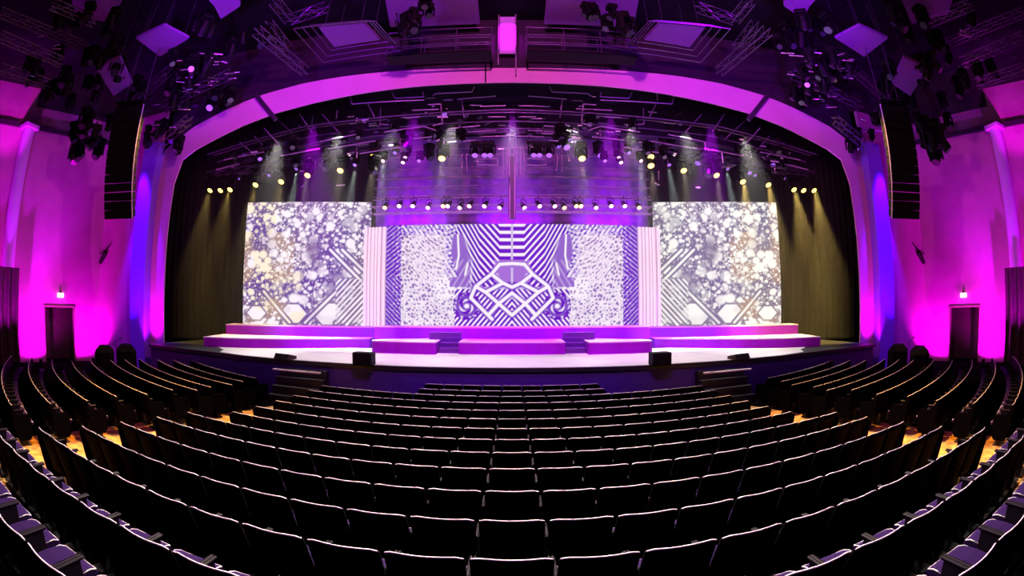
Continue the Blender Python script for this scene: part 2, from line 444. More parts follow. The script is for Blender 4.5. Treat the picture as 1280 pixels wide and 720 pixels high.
# ------------------------------------------------------------------ stage
DZ = -1.75
edge = [(-15.6, 15.55), (-14.6, 15.38), (-12.8, 15.1), (-11.0, 14.85), (-9.5, 14.48), (-7.8, 14.22), (-6.1, 14.01), (-4.5, 13.85), (-3.3, 13.76), (-1.6, 13.74), (0, 13.74)]
edge += [(-x, y) for x, y in edge[-2::-1]]
stage = thing('stage', 'wide curved stage with pale centre deck and dark front', 'stage', (0, 14, HB))
def rel(o, loc): o.location = (-loc[0], -loc[1], -loc[2]); return o
mb = MB(); mb.prism(edge+[(15.6, 24.4), (-15.6, 24.4)], 'z', DZ-.12, DZ-.004)
rel(mb.build('black_deck', 'stage_black', stage), (0, 14, HB))
mb = MB()
n = len(edge)
fr = [(x*.995, y+.08) for x, y in edge]
mb.add([(x, y, HB) for x, y in fr]+[(x, y, DZ-.12) for x, y in fr], [[i, i+1, n+i+1, n+i] for i in range(n-1)])
rel(mb.build('front_fascia', 'stage_fascia' if 'stage_fascia' in M else 'riser_dark' if 'riser_dark' in M else 'stage_black', stage), (0, 14, HB))
mb = MB(); wh = [(-11.3, 15.9), (-10.9, 15.05)]+[(x, y+.06) for x, y in edge if abs(x) < 10]+[(10.9, 15.05), (11.3, 15.9), (13.6, 18.0), (13.6, 19.5), (-13.6, 19.5), (-13.6, 18.0)]
mb.prism(wh, 'z', DZ-.003, DZ+.006)
rel(mb.build('pale_deck', 'stage_white', stage), (0, 14, HB))

def riser(name, label, outline, z0, z1, top_m='riser', face_m='riser_face', lip=.05, cat='platform'):
    cx = sum(p[0] for p in outline)/len(outline); cy = sum(p[1] for p in outline)/len(outline)
    t = thing(name, label, cat, (cx, cy, z0))
    mb = MB(); mb.prism([(x-cx, y-cy) for x, y in outline], 'z', 0, z1-z0-lip); mb.build('fascia', face_m, t)
    mb = MB(); mb.prism([((x-cx)*1.004, (y-cy)*1.004) for x, y in outline], 'z', z1-z0-lip, z1-z0); mb.build('top', top_m, t)
    return t
zt = DZ+.47
arc = lambda x0, x1, f, n: [(x0+(x1-x0)*i/(n-1), f(x0+(x1-x0)*i/(n-1))) for i in range(n)]
cf = lambda x: 17.72+.004*x*x
riser('stage_platform', 'violet-lit low platform at centre stage between the two stair blocks', arc(-2.0, 2.0, cf, 9)+[(2.0, 19.55), (-2.0, 19.55)], DZ+.006, zt)
for s, nm in ((-1, 'left'), (1, 'right')):
    o = arc(2.85, 5.3, lambda x: 17.45+.03*(x-2.85)**2, 7)+[(5.5, 18.0), (5.3, 18.5), (3.6, 19.55), (2.85, 19.55)]
    riser('stage_platform', 'angled low platform with pink-lit top just %s of the centre platform' % nm, [(s*x, y) for x, y in o], DZ+.006, zt)
    # stair block
    t = thing('stair_block', 'dark violet stair block in the gap %s of the centre platform' % nm, 'stairs', (s*2.42, 18.2, DZ+.006))
    for q in range(3):
        mb = MB(); mb.box((0, .2*q+.3, .10+.19*q), (.80, 1.0-.2*q, .20+0*q)); mb.box((0, .2*q-.19, .19+.19*q), (.82, .03, .02)); mb.build('step', 'stair_violet', t)
    mb = MB(); mb.box((s*.25, .75, .62), (1.25, .5, .28)); mb.build('landing', 'stair_violet', t)
cb = arc(-5.9, 5.9, lambda x: 19.62+.002*x*x, 13)
riser('stage_platform', 'tall violet platform under the centre screen', cb+[(5.9, 21.3), (-5.9, 21.3)], DZ+.006, -.80)
for s, nm in ((-1, 'left'), (1, 'right')):
    # lower side platform: front edge follows the angled side screen
    lo_ = [(12.9, 16.55), (11.16, 17.02), (9.6, 17.75), (8.1, 18.75), (6.6, 19.58), (6.2, 19.9), (6.2, 20.9), (13.4, 18.9)]
    riser('stage_platform', 'low platform with a bright white edge below the %s screen' % nm, [(s*x, y) for x, y in lo_], DZ+.006, -1.34)
    hi_ = [(13.3, 18.95), (11.2, 19.35), (9.5, 19.8), (8.0, 20.2), (6.0, 20.75), (6.0, 21.8), (13.6, 20.2)]
    t = riser('stage_platform', 'upper violet platform directly under the %s screen' % nm, [(s*x, y) for x, y in hi_], -1.34, -.88)
# front-edge monitors, wedges, steps
for s, nm in ((-1, 'left'), (1, 'right')):
    p = atZ(452, 458, DZ); 
    t = thing('fill_speaker', 'black box speaker standing on the front edge of the stage, %s of centre' % nm, 'speaker', (s*abs(p.x), p.y+.25, DZ+.007), s*.1)
    mb = MB(); mb.box((0, 0, .20), (.62, .42, .40), bev=.03); mb.build('cabinet', 'speaker', t)
    mb = MB(); mb.box((0, -.215, .20), (.54, .02, .32), bev=.008); mb.build('grille', 'grille', t)
    p = atZ(354, 449, DZ)
    t = thing('floor_monitor', 'low dark wedge monitor near the %s end of the pale deck' % nm, 'speaker', (s*abs(p.x), p.y+.1, DZ+.007), s*.3)
    mb = MB(); mb.prism([(-.2, 0), (.25, 0), (.25, .10), (-.1, .17)], 'x', -.35, .35); mb.build('cabinet', 'brown_drape', t)
    mb = MB(); mb.prism([(-.18, .02), (-.09, .16), (-.10, .175), (-.2, .03)], 'x', -.31, .31); mb.build('grille', 'grille', t)
    # stairs up to the stage
    t = thing('stage_steps', 'dark steps with a white nosing against the stage front, %s side' % nm, 'stairs', (s*6.75, 13.45, HB), s*.13)
    for q in range(4):
        mb = MB(); mb.box((0, .55-.12*(3-q)+.0, .13+.26*q), (1.85, .9-.24*q, .26)); mb.build('step', 'stage_black', t)
    mb = MB(); mb.box((0, .09, 1.03), (1.85, .10, .045)); mb.build('nosing', 'nosing_white', t)['label'] = 'white nosing strip'
# equipment under black covers beside the stage
for s, nm in ((-1, 'left'), (1, 'right')):
    for q, (px, w, h) in enumerate(((131, 1.5, 1.25), (158, 1.5, 1.3))):
        if s > 0 and q == 0: w, h = 2.0, 1.2
        v = ray(px, 448); p = v*(20.5/hypot(v.x, v.y))
        t = thing('covered_case', '%s black-covered equipment case beside the %s end of the stage' % ('outer' if q == 0 else 'inner', nm), 'case', (s*abs(p.x), p.y, HB), s*.7)
        mb = MB(); mb.box((0, 0, h/2+.1), (w, .9, h), bev=.22); mb.build('cover', 'drape', t)
        for a in (-1, 1):
            for b in (-1, 1): MB().tube((a*w*.35, b*.3, 0), (a*w*.35, b*.3, .12), .05, 8).build('caster', 'black_metal', t)
    v = ray(141, 440); p = v*(20.0/hypot(v.x, v.y))
    t = thing('microphone_stand', 'thin stand with a boom behind the covered cases, %s of the stage' % nm, 'stand', (s*abs(p.x), p.y+.2, HB))
    mb = MB(); mb.tube((0, 0, 0), (0, 0, 1.5), .015, 6); mb.build('pole', 'grey_metal', t)
    mb = MB(); mb.tube((-.3, 0, 1.4), (.3, 0, 1.65), .012, 6); mb.tube((.3, 0, 1.65), (.42, 0, 1.7), .03, 8); mb.build('boom', 'grey_metal', t)
    mb = MB()
    for q in range(3): mb.tube((0, 0, .12), (.3*cos(q*2.1), .3*sin(q*2.1), .01), .012, 5)
    mb.build('tripod', 'grey_metal', t)

# ------------------------------------------------------------------ LED screens
def hsh(a, b):
    v = sin(a*127.1+b*311.7)*43758.5453; return v-math.floor(v)
def vnoise(x, y):
    ix, iy = math.floor(x), math.floor(y); fx, fy = x-ix, y-iy; fx = fx*fx*(3-2*fx); fy = fy*fy*(3-2*fy)
    return (hsh(ix, iy)*(1-fx)+hsh(ix+1, iy)*fx)*(1-fy)+(hsh(ix, iy+1)*(1-fx)+hsh(ix+1, iy+1)*fx)*fy
def mixc(a, b, t): return tuple(p+(q-p)*t for p, q in zip(a, b))
WHT = (1.0, .90, .98); PUR = (.13, .0, .52); LIL = (.30, .08, .62)
def segd(px, py, ax, ay, bx, by):
    dx, dy = bx-ax, by-ay; t = max(0, min(1, ((px-ax)*dx+(py-ay)*dy)/(dx*dx+dy*dy))); return hypot(px-ax-dx*t, py-ay-dy*t)
def sm(a, b, x):
    t = max(0, min(1, (x-a)/(b-a))); return t*t*(3-2*t)
def spots_at(x, y, cell, jit, r0, r1, seed):
    best = 0; ix, iy = math.floor(x/cell), math.floor(y/cell)
    for i in (-1, 0, 1):
        for j in (-1, 0, 1):
            a, b = ix+i, iy+j; h1, h2, h3 = hsh(a+seed, b), hsh(a, b+seed+9), hsh(a+3*seed, b+5)
            cx = (a+.5+(h1-.5)*jit)*cell; cy = (b+.5+(h2-.5)*jit)*cell; r = r0+(r1-r0)*h3
            best = max(best, 1-sm(r*.6, r*1.15, hypot(x-cx, y-cy)))
    return best
HEX = [(640, 330, 655, 331), (655, 331, 665, 343), (665, 343, 651, 354), (651, 354, 640, 359), (665, 343, 684, 358), (651, 354, 672, 365), (672, 365, 684, 358), (672, 365, 656, 379), (640, 366, 656, 379), (656, 379, 640, 393), (684, 358, 690, 372),
       (690, 372, 664, 398), (656, 379, 668, 392)]
WEDGE = [(707, 284, 705, 320), (705, 320, 708, 336), (708, 336, 716, 344), (692, 284, 690, 305), (702, 284, 688, 326), (688, 326, 690, 352), (694, 330, 697, 344)]
def centre_led(u, v):
    # u 0..1 from left to right, v 0..1 from bottom to top; worked in a 314 x 126 grid, mirrored about the middle
    x = abs(u-.5)*314; y = (1-v)*126
    X = 640+x; Y = 281+y
    col = PUR; w = 0
    speck = spots_at(x+y*.25, y*1.1, 3.9, 1.0, .4, 2.2, 2)
    if x > 137:
        ph = (x*.7-y*.9)/5.2 if y < 66 else (x*.9+y*.9)/5.2
        w = .5*sm(.5, .85, .5+.5*sin(ph*2*pi))*(.3+.9*vnoise(x*.5, y*.5))
        w += .75*spots_at(x, y, 5, .6, .6, 1.5, 4)*sm(0, 12, 152-x)
    elif y < 66 and x > 66+8*sin(y*.05):
        st = .5+.5*sin((y*.9+16*sin(x*.055)+x*.18)*1.3)
        w = .95-.75*speck*(.4+.6*st)-.35*st*vnoise(x*.15, y*.2)
        if y < 16 or x < 84: w -= .55*sm(.45, .75, .5+.5*sin((x*1.1+y*.75)*.95))*max(1-sm(8, 18, y), 1-sm(72, 88, x))
        if x > 122: w -= .25*speck
        col = (.26, .12, .38) if x > 84 and y > 12 else PUR
    elif y < 78 and x <= 76:
        if x < 15:
            w = sm(.5, .75, .5+.5*sin((y+1)*2*pi/9.2)) if y < 46 else 0
            if x < 1.3: w = .6
        else:
            kk = (y+1.15*(x-15))/9.2 if x < 40 else (y+28.75+1.75*(x-40))/9.2
            w = sm(.55, .80, .5+.5*sin(kk*2*pi+.68))
            col = PUR
        fade = sm(0, 8, (x-46)-max(0, (44-y))*.28)
        if y > 12 and x > 40 and fade > 0:
            d = min(segd(X, Y, *q) for q in WEDGE)
            w = w*(1-fade)+fade*max(.10+.25*sm(.6, .9, .5+.5*sin((x-y*.6)*.8))*(1 if y > 44 else 0), 1-sm(.7, 1.8, d)); col = mixc(PUR, LIL, .55*fade)
    else:
        w = .97-.80*spots_at(x+y*.3, y, 4.2, .8, .5, 1.9, 6)-.25*vnoise(x*.3, y*.3)
        if x < 92 and y < 92: w += .25
        col = (.22, .10, .42)
        if x < 70 and y > 80:
            w = sm(.45, .7, .5+.5*sin((x*.95-(y-84)*.8)/6.0*2*pi)); col = PUR
        elif x < 62: w = w*.6; col = PUR
        e = hypot(x-55, y-101)
        if e < 17:
            w = [.95, .15, .85, .08, .08, .6][min(5, int(e/3.0))]
            if 5 < e < 10: w *= sm(-.3, .5, sin(atan2(y-101, x-55)*3+e*.8))
            if e > 13: w = .7*speck
            col = PUR
    if x < 62 and y > 44:
        d = min(segd(X, Y, *s_) for s_ in HEX)
        w = max(w*sm(2, 6, d), 1-sm(1.3, 2.8, d))
        if y < 72 and x < 22 and d > 2.5 and w < .5: w = .10; col = LIL
    w = max(0, min(1, w))
    return mixc(col, WHT, w)
def side_led(u, v, s):
    # u runs from the outer edge (0) to the inner edge (1)
    x = u*150; y = (1-v)*153
    g = vnoise(x*.028+4, y*.03+2); b2 = vnoise(x*.05+9, y*.045)
    base = mixc((.11, .03, .34), (.24, .15, .28), g)
    if s > 0: base = mixc(base, (.24, .22, .27), .6)
    if x < 62 and y > 38: base = mixc(base, (.50, .30, .20), .7*sm(.3, .7, b2))
    w = spots_at(x, y, 6.5, .9, .8, 3.0, 3)*.95
    w = max(w, spots_at(x+3, y+5, 15, .9, 1.0, 6.5, 8)*(.9 if hsh(math.floor(x/22), math.floor(y/22)) > .2 else .3))
    w = max(w, .8*spots_at(x*1.2, y, 4, .9, .5, 1.5, 12)*(.5+.5*b2))
    w = max(w, spots_at(x+31, y+17, 24, .9, 3, 7.5, 21)*(.95 if x < 70 else .55))
    # slanted streaks
    st = sm(.72, .95, .5+.5*sin((x*.8+y*.62)*.75))
    w = max(w, .4*st*sm(.55, .8, vnoise(x*.04+1, y*.04+7)))
    # dark gap running through
    gap = (1-sm(5, 16, hypot((x-86)*1.2, (y-62)*.55)))+(1-sm(6, 16, hypot((x-112)*.9, (y-100)*.7)))+(1-sm(4, 14, hypot((x-28)*.6, y-44)))*.5
    w *= 1-.75*min(1, gap)
    # lower hexagonal blobs and diagonal lines
    if y > 118:
        for cx, r in ((17, 11), (62, 15), (104, 17), (136, 5)):
            d = abs(x-cx)*.866+abs(y-139)*.75
            d = max(abs(y-139)*1.25, d)
            w = max(w*sm(r, r+3, d) if d < r+3 else w, 1-sm(r-2, r, d))
    for l in ((26, 112, 58, 150), (76, 150, 112, 112), (112, 150, 150, 108), (124, 152, 150, 122), (104, 60, 150, 108), (118, 60, 150, 92)):
        d = segd(x, y, *l); w = max(w*sm(.8, 2.5, abs(d-2.2)), .95*(1-sm(.8, 2, d)))
    if x > 112 and y > 96 and y < 150: w = max(w*.6, sm(.4, .8, .5+.5*sin((x+y*.85)*1.05))*.9)
    w = max(0, min(1, w))
    w = min(1, w*(.75+.7*vnoise(x*.09+3, y*.09)))
    wc = WHT if vnoise(x*.04, y*.04) > .45 or x > 75 else (1.0, .88, .72)
    if s > 0: wc = (1, .97, .93)
    return mixc(base, wc, w)
def led_panel(name, label, A, B, z0, z1, nx, nz, fn, thick=.12):
    # A,B floor points (x,y) of the left and right ends seen from the audience; the face looks at the audience
    A, B = Vector((A[0], A[1], 0)), Vector((B[0], B[1], 0)); d = B-A; L = d.length
    mid = (A+B)/2; t = thing(name, label, 'screen', (mid.x, mid.y, z0), atan2(d.y, d.x))
    vs = [(-L/2+L*i/nx, 0, (z1-z0)*j/nz) for j in range(nz+1) for i in range(nx+1)]
    me = bpy.data.meshes.new('display'); me.from_pydata(vs, [], [[j*(nx+1)+i, j*(nx+1)+i+1, (j+1)*(nx+1)+i+1, (j+1)*(nx+1)+i] for j in range(nz) for i in range(nx)])
    at = me.attributes.new('led', 'FLOAT_COLOR', 'POINT'); buf = []
    for j in range(nz+1):
        for i in range(nx+1): buf += [*fn(i/nx, j/nz), 1]
    at.data.foreach_set('color', buf); me.materials.append(M['led'])
    o = bpy.data.objects.new('display', me); C.objects.link(o); o.parent = t
    mb = MB(); mb.box((0, thick/2+.01, (z1-z0)/2), (L+.02, thick, z1-z0+.02)); mb.build('housing', 'black_metal', t)
    return t
YS = 20.9
kx = YS/20
led_panel('led_screen', 'large centre LED screen showing a mirrored violet and white kaleidoscope pattern', (-5.47*kx, YS), (5.47*kx, YS), -.79*kx, 3.58*kx, 471, 189, centre_led)
led_panel('led_screen', 'left LED screen covered in white and gold sparkle', (-12.72, 19.65), (-6.62, 21.25), -.87, 4.95, 210, 210, lambda u, v: side_led(u, v, -1))
led_panel('led_screen', 'right LED screen covered in white sparkle on grey', (6.62, 21.25), (12.72, 19.65), -.87, 4.95, 210, 210, lambda u, v: side_led(1-u, v, 1))
M['strip_white'] = mat('strip_white', (.6, .6, .6), .4, noise=.02, emit=(1, .84, .90), estr=.72)
M['strip_grey'] = mat('strip_grey', (.4, .4, .4), .4, noise=.02, emit=(.50, .34, .44), estr=.5)
for s, nm in ((-1, 'left'), (1, 'right')):
    t = thing('light_column', 'tall column of glowing vertical strips between the centre and %s screens' % nm, 'light', (s*6.24, 20.72, -.85))
    mb = MB(); mb.box((0, .1, 2.25), (1.06, .1, 4.5)); mb.build('back_panel', 'strip_grey', t)
    for q, x in enumerate((-.45, -.27, -.1, .06, .22, .45)):
        mb = MB(); mb.box((x, 0, 2.25), ((.10, .06, .09, .05, .10, .11)[q], .08, 4.5)); mb.build('light_strip', 'strip_white', t)

# ------------------------------------------------------------------ drapes
def drape(name, label, x0, y0, x1, y1, z0, z1, m, fold=.35, depth=.10):
    L = hypot(x1-x0, y1-y0); n = max(8, int(L/fold*8)); mx, my = (x0+x1)/2, (y0+y1)/2
    t = MB(); vs = []
    for zz in (0, .5, 1):
        for i in range(n+1):
            u = i/n; x = -L/2+L*u
            vs.append((x, depth*sin(u*L/fold*2*pi)*(1+.2*sin(i*.7))*(1.0-.25*zz), (z1-z0)*zz))
    k = len(vs)
    vs2 = [(a, b+.03, c) for a, b, c in vs]
    fs = []
    for j in range(2):
        for i in range(n): q = [j*(n+1)+i, j*(n+1)+i+1, (j+1)*(n+1)+i+1, (j+1)*(n+1)+i]; fs += [q, [e+k for e in q][::-1]]
    t.add(vs+vs2, fs, True)
    o = t.build(name, m, None, (mx, my, z0), atan2(y1-y0, x1-x0))
    if label: tag(o, label, 'curtain')
    return o
for s, nm in ((-1, 'left'), (1, 'right')):
    drape('stage_drape', 'black leg drape hanging from rig to stage, between arch and %s screen' % nm, s*19.5, 18.6, s*12.9, 20.6, DZ+.05, 10.5, 'drape')
    drape('side_curtain', 'dark brown gathered curtain on the %s side wall behind the outermost seats' % nm, s*22.4, 11.6, s*23.8, 7.5, HB+.02, 1.40, 'brown_drape', .5, .14)
M['haze_sheet'] = mat('haze_sheet', (.30, .27, .36), .85, noise=.2, nscale=1.5)  # added sheet, lit violet in place of glowing purple haze
drape('haze_sheet', 'violet-lit sheet standing in for purple haze above and behind the centre screen', -7.2, 23.9, 7.2, 23.9, 2.0, 9.0, 'haze_sheet', .8, .06)

# ------------------------------------------------------------------ columns, uplights on the walls
for s, nm in ((-1, 'left'), (1, 'right')):
    # violet column by the arch
    x, y = s*17.3, 16.62
    t = MB(); t.box((0, 0, (7.7-HB)/2), (1.15, .5, 7.7-HB), bev=.03)
    struct(t.build('pillar', 'violet_column', None, (x, y, HB)))
    # far pillar
    y = 11.35; x = s*(wl(y)-.45)
    t = MB(); t.tube((0, 0, 0), (0, 0, 8.3-HB), .40, 24); t.box((0, 0, 8.3-HB), (1.0, 1.0, .2))
    struct(t.build('pillar', 'white_column', None, (x, y, HB)))

# ------------------------------------------------------------------ line arrays
for s, nm in ((-1, 'left'), (1, 'right')):
    v = ray(152, 272); p = v*(18.5/hypot(v.x, v.y))
    zb = p.z
    t = thing('line_array', 'tall curved hanging stack of black loudspeakers in front of the %s wall' % nm, 'speaker', (s*abs(p.x), p.y, zb), s*-.35)
    t.scale = (1.14, 1.1, 1)
    N = 13; y_, z_ = 0.0, 0.0; ang = .34
    ys = []
    for q in range(N):
        hgt = .31
        mtx = Matrix.Translation((0, y_, z_)) @ Matrix.Rotation(-ang*-1, 4, 'X')
        mb = MB(); mb.add([(-.58, -.3, 0), (.58, -.3, 0), (.42, .35, .03), (-.42, .35, .03), (-.58, -.3, hgt-.015), (.58, -.3, hgt-.015), (.42, .35, hgt-.04), (-.42, .35, hgt-.04)],
                          [[3, 2, 1, 0], [4, 5, 6, 7], [0, 1, 5, 4], [1, 2, 6, 5], [2, 3, 7, 6], [3, 0, 4, 7]], mtx=mtx)
        cb_ = mb.build('loudspeaker', 'speaker', t)
        mb = MB(); mb.box((0, -.31, hgt/2), (1.06, .02, hgt-.05), mtx=mtx); mb.build('grille', 'grille', cb_)
        mb = MB(); mb.box((-s*.57, -.27, hgt/2), (.05, .05, hgt+.01), mtx=mtx); mb.build('side_rail', 'white_column', cb_)
        y_ += -sin(ang)*hgt*1.0; z_ += cos(ang)*hgt; ang = max(0, ang-.03)
    mb = MB(); mb.box((0, y_, z_+.08), (1.2, .9, .12)); mb.build('bumper_frame', 'black_metal', t)
    for e in (-.4, .4): MB().tube((e, y_, z_+.1), (e, y_, top-zb), .02, 5).build('chain', 'grey_metal', t)
    # subs / second hang behind
    # dark boom-like shape added in place of lamp and cable shadows on the wall
    pw = atY(130, 312, 1)
    yy = 15.9; xx = wl(yy)
    v = ray(124, 318)
    # intersect with slanting wall
    k = (21.4+17*.458)/(abs(v.x)+v.y*.458); pw = v*k
    t = thing('wall_shadow_shape', 'small dark shape on a thin slanting bar, standing for a shadow on the %s wall' % nm, 'light', (s*(abs(pw.x)-.5), pw.y, pw.z))
    mb = MB(); mb.tube((-s*.9, .2, .9), (0, 0, .1), .03, 6); mb.tube((0, 0, .1), (s*.45, 0, .05), .03, 6); mb.build('arm', 'black_metal', t)
    mb = MB(); mb.tube((s*.35, 0, -.45), (-s*.15, 0, .12), .11, 10, .16); mb.build('head', 'black_metal', t)

# ------------------------------------------------------------------ trusses, catwalks, battens
def truss(label, p0, p1, w=.3, m='grey_metal', name='truss', cat='truss', r=.025, group=None, step=.45):
    p0, p1 = Vector(p0), Vector(p1); d = p1-p0; L = d.length; d.normalize()
    side = d.cross(Vector((0, 0, 1))); side.normalize(); up = side.cross(d)
    cs = [side*w/2+up*w/2, -side*w/2+up*w/2, -side*w/2-up*w/2, side*w/2-up*w/2]
    mb = MB(); n = max(2, int(L/step))
    for c in cs: mb.tube(c, c+d*L, r, 5)
    for i in range(n):
        a, b = d*(L*i/n), d*(L*(i+1)/n)
        for q in range(4):
            c0, c1 = cs[q], cs[(q+1) % 4]
            mb.tube(a+(c0 if i % 2 else c1), b+(c1 if i % 2 else c0), r*.55, 4, caps=False)
    return tag(mb.build(name, m, None, tuple(p0)), label, cat, group)
def pipe(label, pts, r=.03, m='grey_metal', name='rigging_pipe', cat='pipe', group=None):
    p0 = Vector(pts[0]); mb = MB()
    mb.poly([Vector(p)-p0 for p in pts], r, 6)
    return tag(mb.build(name, m, None, tuple(p0)), label, cat, group)

def mover(lens, glow=None):
    t = thing('moving_light', 'x', 'stage light', (0, -70, 0))
    mb = MB(); mb.box((0, 0, -.08), (.34, .34, .16), bev=.02); mb.tube((0, 0, 0), (0, 0, .12), .02, 6); mb.build('base', 'black_metal', t)
    mb = MB(); mb.box((-.19, 0, -.34), (.05, .14, .36), bev=.012); mb.box((.19, 0, -.34), (.05, .14, .36), bev=.012); mb.box((0, 0, -.19), (.42, .14, .05)); mb.build('yoke', 'black_metal', t)
    h = MB(); ax = Vector((0, -.55, -.83)).normalized(); c = Vector((0, 0, -.42))
    h.tube(c-ax*.20, c-ax*.02, .11, 12, .145); h.tube(c-ax*.02, c+ax*.2, .145, 12, .125); hd = h.build('head', 'black_metal', t)
    h = MB(); h.tube(c+ax*.19, c+ax*.212, .112, 12); h.build('lens', lens, hd)
    return proto(t)
def parcan(lens):
    t = thing('par_can', 'x', 'stage light', (0, -72, 0))
    ax = Vector((0, -.7, -.7)).normalized(); c = Vector((0, 0, -.28))
    mb = MB(); mb.tube(c-ax*.16, c+ax*.04, .07, 10, .10); mb.tube(c+ax*.04, c+ax*.15, .10, 10); b = mb.build('barrel', 'black_metal', t)
    mb = MB(); mb.tube(c+ax*.12, c+ax*.155, .09, 10); mb.build('lens', lens, b)
    mb = MB(); mb.poly([(-.12, 0, -.28), (-.12, 0, -.06), (.12, 0, -.06), (.12, 0, -.28)], .012, 5); mb.tube((0, 0, -.06), (0, 0, .06), .015, 5); mb.build('bracket', 'black_metal', t)
    return proto(t)
PRO = {'amber': mover('amber_lens'), 'white': mover('white_lens'), 'dark': mover('dim_lens'), 'violet': mover('violet_lens'), 'par': parcan('white_lens'), 'parw': parcan('warm_lens'), 'pard': parcan('dim_lens')}
used = set()
def hang(kind, p, label, group, sc=1, rz=0):
    o = PRO[kind] if kind not in used else copy_tree(PRO[kind]); used.add(kind)
    o.location = p; o.scale = (sc,)*3; o.rotation_euler.z = rz
    tag(o, label, 'stage light', group); return o

# amber lights along the curved front of the rig
amb = [(263, 237), (276, 237), (288, 236), (320, 230), (352, 226), (385, 218), (426, 212), (467, 206), (467, 195), (553, 197)]
AY = lambda px: 19.0
LAMPS = []
for s, nm in ((-1, 'left'), (1, 'right')):
    for q, (px, py) in enumerate(amb):
        p = atY(px, py, 18.9); p.x *= -s*-1 if s < 0 else -1
        p = Vector((s*abs(p.x), p.y, p.z))
        sc = 1.0
        hang('amber', (p.x, p.y+.14, p.z+.72*sc), 'amber moving light, %s counting inward from the %s end of the amber row' % (ORD[q+1], nm), 'amber moving lights over the stage', 1.3, s*.15)
        LAMPS.append((s, q, p))
    # truss pieces carrying them
    for q, (a, b) in enumerate((((255, 237), (325, 229)), ((325, 229), (400, 215)), ((400, 212), (480, 202)))):
        A, B = atY(*a, 18.9), atY(*b, 18.9)
        truss('grey truss over the %s of the stage, %s piece inward, carrying amber lights' % (nm, ORD[q+1]), (s*abs(A.x), 19.05, A.z+.78), (s*abs(B.x), 19.05, B.z+.78), .3)
# small bright lamps over the centre screen
fx = [482, 500, 517, 536, 555, 561, 576, 588, 607, 626]
for s, nm in ((-1, 'left'), (1, 'right')):
    for q, px in enumerate(fx):
        p = atY(px, 254+(2 if q % 3 == 0 else 0), 20.3)
        hang('parw' if (s > 0 and px in (555, 561, 576)) or px in (482, 555) else 'par', (s*abs(p.x), p.y, p.z+.28), 'small bright lamp over the centre screen, %s counting from its %s end' % (ORD[q+1], nm), 'lamps over the centre screen', 1.15, s*.05*q)
truss('violet-lit truss just above the centre screen with small lamps', (-6.3, 20.4, 4.35), (6.3, 20.4, 4.35), .32, 'pale_metal')
truss('upper violet-lit truss behind the small lamps', (-6.6, 21.6, 5.45), (6.6, 21.6, 5.45), .45, 'pale_metal')
truss('violet-lit truss high above the centre screen, topmost of three', (-6.8, 22.4, 6.6), (6.8, 22.4, 6.6), .45, 'pale_metal')
for q, z in enumerate((5.0, 6.05, 7.2, 7.6)):
    pipe('thin horizontal pipe over the centre screen, %s from the bottom' % ORD[q+1], [(-6.5, 21.0+.2*q, z), (6.5, 21.0+.2*q, z)], .035, 'pale_metal')
# vertical hangers at centre
for q, px in enumerate((629, 634, 637, 646, 651, 655)):
    A, B = atY(px, 186, 19.2), atY(px, 221, 19.2)
    pipe('short vertical pipe in the hanging bundle at stage centre, %s from the left' % ORD[q+1], [A, B], .03, 'pale_metal', group='centre hanging pipes')
for s, nm in ((-1, 'left'), (1, 'right')):
    for q, px in enumerate((577, 583)):
        A, B = atY(px, 192, 19.2), atY(px+1, 214, 19.2)
        pipe('short vertical pipe %s of the centre bundle, %s one out' % (nm, ORD[2-q]), [(s*abs(A.x), A.y, A.z), (s*abs(B.x), B.y, B.z)], .03, 'pale_metal')
    # pairs of violet movers in a frame
    for q, px in enumerate((594, 606, 613)):
        p = atY(px, 190, 19.2)
        hang('violet', (s*abs(p.x), p.y, p.z+.45), 'violet-lit moving light in the frame %s of centre, %s from outside' % (nm, ORD[q+1]), 'framed violet moving lights', 1.1)
    P = [atY(a, b, 19.1) for a, b in ((597, 199), (597, 206), (622, 206), (622, 198))]
    pipe('small rectangular pipe frame under the violet lamps %s of centre' % nm, [(s*abs(p.x), p.y, p.z) for p in P]+[(s*abs(P[0].x), P[0].y, P[0].z)], .025, 'pale_metal')
c0 = thing('cable_drop', 'dark vertical cable mast hanging down the middle above the centre screen', 'cable', (0, 20.0, 3.8))
mb = MB(); mb.box((0, 0, 1.4), (.32, .2, 2.8)); mb.build('mast', 'stage_black', c0)
for e in (-.1, .12): MB().tube((e, -.12, 0), (e, -.12, 4.6), .03, 5).build('cable', 'grey_metal', c0)

# rectangular ladder frames of the rig (grey outlines)
frames = [[(437, 117), (440, 130), (530, 125)], [(490, 115), (494, 123), (530, 121), (528, 115)], [(541, 120), (545, 117), (590, 115), (593, 108)], [(572, 124), (620, 120)], [(577, 123), (580, 147)],
          [(476, 135), (475, 155), (498, 157)], [(535, 131), (551, 130), (553, 154), (541, 157)], [(503, 147), (525, 146)], [(437, 155), (451, 153)], [(374, 142), (390, 165)], [(348, 150), (375, 175)], [(403, 143), (424, 166)],
          [(480, 165), (530, 158), (545, 163)], [(400, 177), (445, 168)], [(410, 186), (470, 176)], [(560, 161), (600, 157)], [(585, 165), (620, 163)], [(330, 160), (350, 182)], [(500, 175), (540, 171)], [(560, 178), (595, 175)], [(450, 192), (500, 184)],
          [(300, 178), (322, 196)], [(318, 170), (336, 190)], [(350, 195), (400, 186)], [(515, 138), (560, 136)], [(600, 133), (632, 132)], [(460, 130), (468, 146)], [(610, 146), (632, 146)], [(600, 171), (632, 170)], [(280, 200), (330, 190)], [(270, 212), (300, 205)]]
